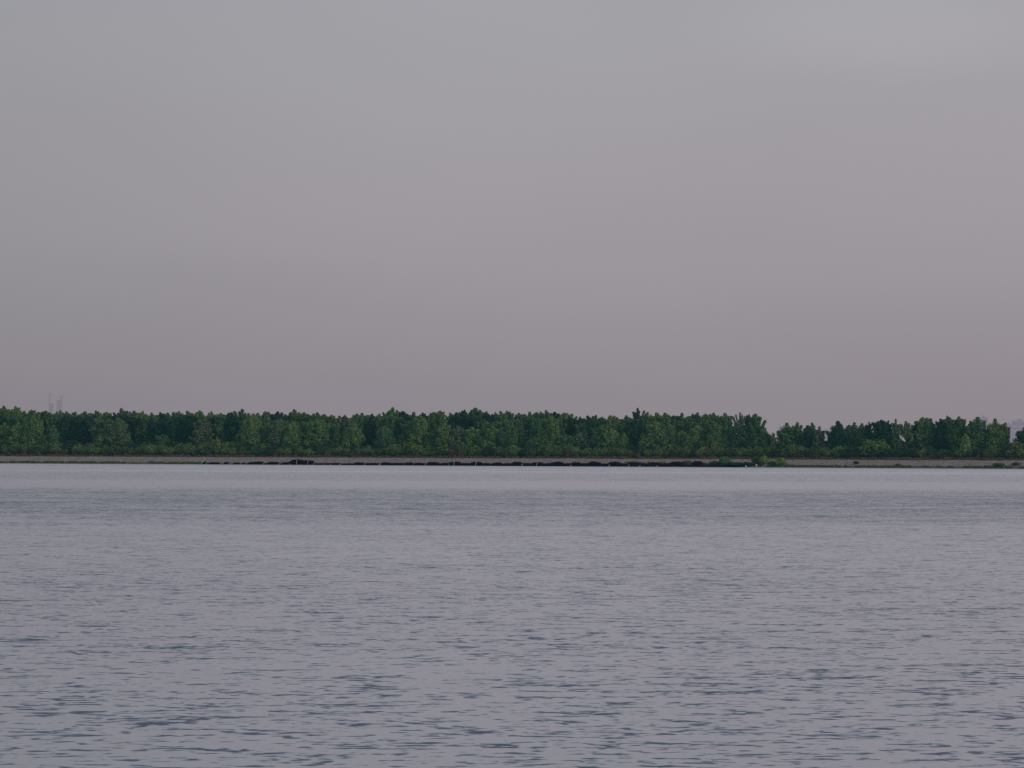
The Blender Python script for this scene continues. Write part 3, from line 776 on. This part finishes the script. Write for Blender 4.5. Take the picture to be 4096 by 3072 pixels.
o = mesh_obj('undergrowth', np_mesh('undergrowth', V, F, [M_LEAF])); o.color = (0.022, 0.048, 0.032, 1)
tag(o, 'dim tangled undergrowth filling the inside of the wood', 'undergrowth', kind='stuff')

# ------------------------------------------------------------------ black bundles along the waterline
BUN = [ # x0, x1, top y, offset from the waterline, strap sides
 (812,830,1849,.7,'r'),(831,889,1850,.7,'r'),(896,922,1849.5,.7,'r'),(930,967,1851,.7,'lr'),(967,987,1851.5,.7,'r'),(988,1061,1848,.8,'r'),(1063,1124,1849.5,.8,'r'),(1125,1166,1849.5,.9,'r'),
 (1156,1224,1840.5,1.9,'m'),(1208,1262,1843.5,1.6,'mr'),(1263,1299,1855,.5,'r'),(1300,1325,1853.5,.6,'r'),(1327,1363,1853,.6,'r'),(1366,1418,1854.5,.5,''),(1414,1464,1851,.8,'lr'),(1465,1519,1853,.7,'r'),
 (1522,1571,1851,.8,'l'),(1567,1619,1853,.7,'r'),(1617,1659,1851,.8,'r'),(1660,1706,1853,.7,''),(1704,1763,1850,.9,'l'),(1760,1797,1852.5,.7,'r'),(1790,1848,1848.5,1.0,'m'),(1846,1884,1853.5,.7,''),
 (1879,1934,1849.5,1.0,'m'),(1931,1966,1853.5,.7,''),(1963,2014,1851.5,.9,'l'),(2011,2049,1854.5,.7,''),(2044,2093,1849,1.0,'lr'),(2090,2129,1854,.7,''),(2124,2178,1850.5,1.0,'m'),(2175,2204,1854.5,.7,''),
 (2201,2258,1849,1.1,''),(2255,2286,1854.5,.7,'r'),(2283,2326,1850.5,1.0,'r'),(2322,2356,1854,.8,''),(2353,2408,1849,1.1,''),(2404,2438,1855.5,.7,'r'),(2433,2488,1849.5,1.2,'l'),(2484,2516,1855.5,.8,'r'),
 (2511,2568,1850.5,1.8,''),(2530,2560,1859,.4,'r'),(2565,2597,1855.5,1.0,''),(2593,2645,1851,1.8,'l'),(2584,2628,1859,.4,'r'),(2647,2692,1856,.7,''),(2677,2735,1849,2.0,''),(2722,2750,1860,.4,'r'),(2769,2815,1847.5,2.0,''),
 (2753,2786,1860.5,.4,''),(2797,2845,1861.5,.5,'r'),(2846,2888,1863,.4,'r'),(2886,2930,1864,.4,''),(2930,2975,1865,.35,'')]
def bundle_mesh(L, H, Dp, seed, flat):
    r = random.Random(seed)
    nu, nv = 22, 11
    V, F = [], []
    skew = r.uniform(-0.12, 0.12)
    for i in range(nu+1):
        u = -1 + 2*i/nu
        prof = max(0.0, 1 - abs(u)**(3.4 if not flat else 5))**0.62
        prof *= 1 + skew*u
        for j in range(nv+1):
            a = math.pi*j/nv
            q = 1 + 0.10*mnoise.noise(Vector((u*3+seed, j*0.5, 0.3))) + 0.07*math.sin(u*L*4.0 + j*0.4)
            c, s = math.cos(a), math.sin(a)
            yy = -Dp/2*math.copysign(abs(c)**0.8, c)*(0.35+0.65*prof)
            zz = H*abs(s)**0.75*prof*q
            V.append((u*L/2, yy, zz - 0.12))
    for i in range(nu):
        for j in range(nv):
            a = i*(nv+1)+j; F.append((a, a+1, a+nv+2, a+nv+1))
    F.append(tuple(range(nv+1))[::-1]); F.append(tuple((nu*(nv+1)+j) for j in range(nv+1)))
    return V, F
def strap_geo(x, lean, H, Dp, wdt):
    V, F = [], []
    nn = 12
    for j in range(nn+1):
        a = math.pi*j/nn*0.72
        yy = -Dp/2*1.04*math.copysign(abs(math.cos(a))**0.8, math.cos(a)); zz = (H*abs(math.sin(a))**0.75)*1.05 + 0.02 - 0.12
        xo = x + lean*(j/nn - 0.3)
        V += [(xo - wdt/2, yy, zz), (xo + wdt/2, yy, zz + 0.01), (xo + wdt/2, yy*0.98, zz - 0.03), (xo - wdt/2, yy*0.98, zz - 0.04)]
    for j in range(nn):
        b = j*4
        for k in range(4):
            F.append((b+k, b+(k+1) % 4, b+4+(k+1) % 4, b+4+k))
    return V, F
buns = []
for i, (x0, x1, yt, off, st) in enumerate(BUN):
    pc = (x0+x1)/2
    off = off*0.55 + 0.1
    x, Y = on_row(pc, off)
    z0 = max(0.0, ground_z(off) - 0.15)
    Lm = (x1-x0)*Y/FPX*(1.28 if yt < 1852.5 else 1.5); H = max(0.62, (at_y(pc, yt, Y).z - z0)*1.12 + 0.16)
    Dp = 1.5
    ang = math.atan2(_p[0], 1)
    root = empty('tied_bundle', (x, Y, z0), ang)
    V, F = bundle_mesh(Lm, H, Dp, i*3.7+1, (yt > 1852.5))
    mesh_obj('cover', np_mesh('cover', V, F, [M_BLACK], True), root)
    for s in st:
        ux = {'l': -0.40, 'r': 0.42, 'm': 0.02}[s]
        hs_ = H*(max(0.0, 1-abs(ux*2)**3.4)**0.62)
        V, F = strap_geo(ux*Lm, rnd.choice([-1, 1, 1])*rnd.uniform(0.2, 0.55), max(0.2, hs_*0.96), Dp*1.0, rnd.uniform(0.10, 0.17))
        mesh_obj('strap', np_mesh('strap', V, F, [M_STRAP], True), root)
    buns.append(dict(root=root, px=pc, yt=yt, st=st, off=off))
BL = [(821, 'the left end of the black row'), (1190, 'the tall black mound'), (1440, 'the bundle below the first long thin stretch'), (1818, 'the wide black dome'), (2229, 'the longest smooth black dome'), (2752, 'the olive tuft')]
LB = [(1190, 'the tall black mound'), (1570, 'the crooked poplar'), (1900, 'the tall round-topped poplar'), (2184, 'the lone peaked poplar'), (2550, 'the claw-topped poplar'), (2790, 'the even-topped poplar'), (2960, 'the airy poplar')]
for d in buns: d['lm'] = min(LB, key=lambda l: abs(l[0]-d['px']))
for lx, ln in LB:
    mine = sorted([d for d in buns if d['lm'][0] == lx], key=lambda d: d['px'])
    for sd_, ss in (('left', [d for d in mine if d['px'] < lx][::-1]), ('right', [d for d in mine if d['px'] >= lx])):
        for k, d in enumerate(ss):
            hump = 'flat low' if d['yt'] > 1852.5 else 'domed'
            tie = 'plain' if not d['st'] else 'pale-strapped'
            lab = f'{hump} {tie} black bundle, {ordn(k+1)} {sd_} of {"" if ln.startswith("the tall black") else "below "}{ln}'.replace('of below', 'from below')
            tag(d['root'], lab, 'bundle', 'black tied bundles along the waterline')
tag(buns[0]['root'], 'short black bundle at the very left end of the row on the waterline', 'bundle', 'black tied bundles along the waterline')
tag(buns[8]['root'], 'tall black mound, the highest of the black bundles by the water', 'bundle', 'black tied bundles along the waterline')
tag(buns[9]['root'], 'sloping black bundle leaning on the right side of the tall black mound', 'bundle', 'black tied bundles along the waterline')

# ------------------------------------------------------------------ marker posts
def marker(px, yt, off, lean, lab, two):
    x, Y = on_row(px, off); z0 = ground_z(off) - 0.1
    H = at_y(px, yt, Y).z - z0
    root = empty('marker_post', (x, Y, z0)); root.rotation_euler = (0, lean, 0)
    g = Geo(); g.add(tube([Vector((0, 0, 0)), Vector((0, 0, H*0.55)), Vector((0, 0, H*0.7))], [0.26, 0.26, 0.22], 10))
    mesh_obj('post', g.mesh('post', M_ORANGE if two else M_STRAP, True), root)
    g = Geo(); g.add(tube([Vector((0, 0, H*0.66)), Vector((0, 0, H*0.85)), Vector((0, 0, H))], [0.27, 0.24, 0.12], 10))
    mesh_obj('cap', g.mesh('cap', M_WHITE, True), root)
    tag(root, lab, 'marker', 'marker posts at the waterline')
marker(2984, 1861, .5, -0.16, 'pale stubby marker post at the waterline, the left one of two', False)
marker(3026, 1857, .8, -0.10, 'orange and white marker post at the waterline, right of the pale one', True)
# rusty heap beside the post
x, Y = on_row(3062, .8)
V, F = bundle_mesh(1.3, 0.75, 0.9, 77.0, False)
root = empty('rubble_heap', (x, Y, 0.1))
M_RUST = plain_material('rusty_clay', (0.16, 0.10, 0.08), 0.9, 0.35, 3.0, 0.4)
o = mesh_obj('clay_mound', np_mesh('clay_mound', V, F, [M_RUST], True), root)
V, F = bundle_mesh(0.6, 0.4, 0.5, 79.0, False)
o = mesh_obj('stone_block', np_mesh('stone_block', [(v[0]-0.8, v[1]-0.2, v[2]) for v in V], F, [M_RUST], True), root)
tag(root, 'small reddish heap at the waterline below the bright domed bush', 'heap')

# ------------------------------------------------------------------ hazy structures far behind
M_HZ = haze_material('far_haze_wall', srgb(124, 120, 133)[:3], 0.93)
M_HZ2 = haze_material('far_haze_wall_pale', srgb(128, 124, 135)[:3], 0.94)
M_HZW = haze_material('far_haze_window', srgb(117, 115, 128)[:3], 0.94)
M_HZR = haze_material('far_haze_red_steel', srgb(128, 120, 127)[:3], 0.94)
FAR = 5200.0
def fx(px, py): 
    p = at_y(px, py, FAR); return p.x, p.z
def far_tower(xl0, xr0, xl1, xr1, yt, yb, lab):
    xc = fx((xl0+xr0)/2, yt)[0]
    root = empty('far_tower', (xc, FAR, GROUND))
    zt = fx(xl0, yt)[1] - GROUND
    sc = FAR/FPX
    ex = (xr1-xl1)*sc/2*1.25; tx = (xr0-xl0)*sc/2
    g = Geo()
    for s in (-1, 1):
        V = []
        for z, hw, th in ((0, ex, 5.5), (zt*.7, tx*1.25, 4.2), (zt, tx, 3.6)):
            xa, xb = s*hw, s*(hw-th)
            V += [(xa, -6, z), (xb, -6, z), (xb, 6, z), (xa, 6, z)]
        Fq = []
        for i in (0, 4):
            for k in range(4): Fq.append((i+k, i+(k+1) % 4, i+4+(k+1) % 4, i+4+k))
        Fq.append((8, 9, 10, 11)); g.add((V, Fq))
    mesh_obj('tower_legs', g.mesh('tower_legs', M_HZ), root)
    g = Geo()
    hw = tx*1.0
    g.box(-hw+.5, hw-.5, -4.5, 4.5, zt*.30, zt*.985)
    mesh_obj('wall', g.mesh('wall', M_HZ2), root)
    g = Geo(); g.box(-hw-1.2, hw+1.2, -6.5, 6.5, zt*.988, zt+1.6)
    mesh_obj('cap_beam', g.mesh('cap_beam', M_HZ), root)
    tag(root, lab, 'tower', 'hazy towers far behind the wood')
far_tower(198, 211, 192, 217, 1617, 1650, 'left one of the two hazy lilac towers far behind the wood')
far_tower(230, 243, 227, 245, 1605, 1640, 'right and taller one of the two hazy lilac towers behind the wood')
def crane(px, ytop, jib, lab, jl):
    x_, zt = fx(px, ytop)
    root = empty('tower_crane', (x_, FAR+8, GROUND)); zt -= GROUND
    g = Geo()
    s = 0.9
    for a in (-s, s):
        for b in (-s, s): g.box(a-.28, a+.28, b-.28, b+.28, 0, zt)
    for q in range(int(zt/4)):
        z = q*4.0
        g.add(tube([Vector((-s, -s, z)), Vector((s, -s, z+4))], [.22, .22], 4)); g.add(tube([Vector((s, s, z)), Vector((-s, s, z+4))], [.22, .22], 4))
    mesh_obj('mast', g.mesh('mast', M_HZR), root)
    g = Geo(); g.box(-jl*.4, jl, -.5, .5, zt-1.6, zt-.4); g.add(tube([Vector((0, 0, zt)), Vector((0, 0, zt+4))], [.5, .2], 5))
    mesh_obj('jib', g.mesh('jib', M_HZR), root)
    tag(root, lab, 'crane', 'hazy cranes beside the far towers')
crane(196, 1576, 1, 'thin hazy crane mast standing beside the left hazy tower', 5)
crane(243.5, 1584, 1, 'thin reddish crane mast on the right side of the taller hazy tower', 6)
def far_block(x0, x1, yt, lab, cols, rows, mat, ystep=9.0, roof=True):
    xa, zt = fx(x0, yt); xb, _ = fx(x1, yt)
    root = empty('apartment_block', ((xa+xb)/2, FAR, GROUND)); W = xb-xa; zt -= GROUND
    g = Geo(); g.box(-W/2, W/2, 0, 14, 0, zt)
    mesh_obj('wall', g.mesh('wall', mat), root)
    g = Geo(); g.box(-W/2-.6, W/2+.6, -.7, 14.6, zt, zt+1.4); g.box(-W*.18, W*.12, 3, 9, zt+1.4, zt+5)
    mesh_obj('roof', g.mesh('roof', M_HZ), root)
    for i in range(cols):
        xq = -W/2 + W*(i+.5)/cols
        for k in range(rows):
            z = zt - 4 - k*ystep
            if z < 8: continue
            g = Geo(); ww = W/cols*.30; g.box(xq-ww, xq+ww, -.35, -.05, z-ystep*.25, z+ystep*.25)
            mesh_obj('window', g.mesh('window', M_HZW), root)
    tag(root, lab, 'apartment block', 'hazy apartment blocks far behind the trees')
far_block(3296, 3316, 1724, 'low hazy block showing between the thin pale and two-pronged poplars', 3, 5, M_HZ2)
far_block(3921, 3952, 1673, 'hazy apartment block right behind the tall single plume poplar', 5, 7, M_HZ2)
far_block(4028, 4047, 1700, 'narrow bluish hazy block left of the wide one at the right edge', 3, 6, M_HZ)
far_block(4052, 4112, 1686, 'wide hazy apartment block at the right edge with rows of windows', 8, 7, M_HZ2)
# pale mast in the haze
x_, zt = fx(3499, 1683)
root = empty('far_mast', (x_, FAR, GROUND))
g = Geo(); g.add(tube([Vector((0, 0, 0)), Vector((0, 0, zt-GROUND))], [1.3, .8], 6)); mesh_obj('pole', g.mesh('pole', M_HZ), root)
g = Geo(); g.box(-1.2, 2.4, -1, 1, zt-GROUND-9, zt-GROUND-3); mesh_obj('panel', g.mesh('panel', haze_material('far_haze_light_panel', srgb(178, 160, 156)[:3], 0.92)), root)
tag(root, 'thin hazy mast with a pale panel left of the dark twin-spired poplar', 'mast')

# ------------------------------------------------------------------ render settings
scene.view_settings.view_transform = 'Standard'
scene.view_settings.look = 'None'
scene.view_settings.exposure = 0.0
scene.view_settings.gamma = 1.0
scene.render.engine = 'CYCLES'
scene.cycles.max_bounces = 6
scene.cycles.transparent_max_bounces = 4
scene.cycles.use_denoising = False
scene.cycles.sample_clamp_indirect = 4.0
scene.render.filter_size = 1.7
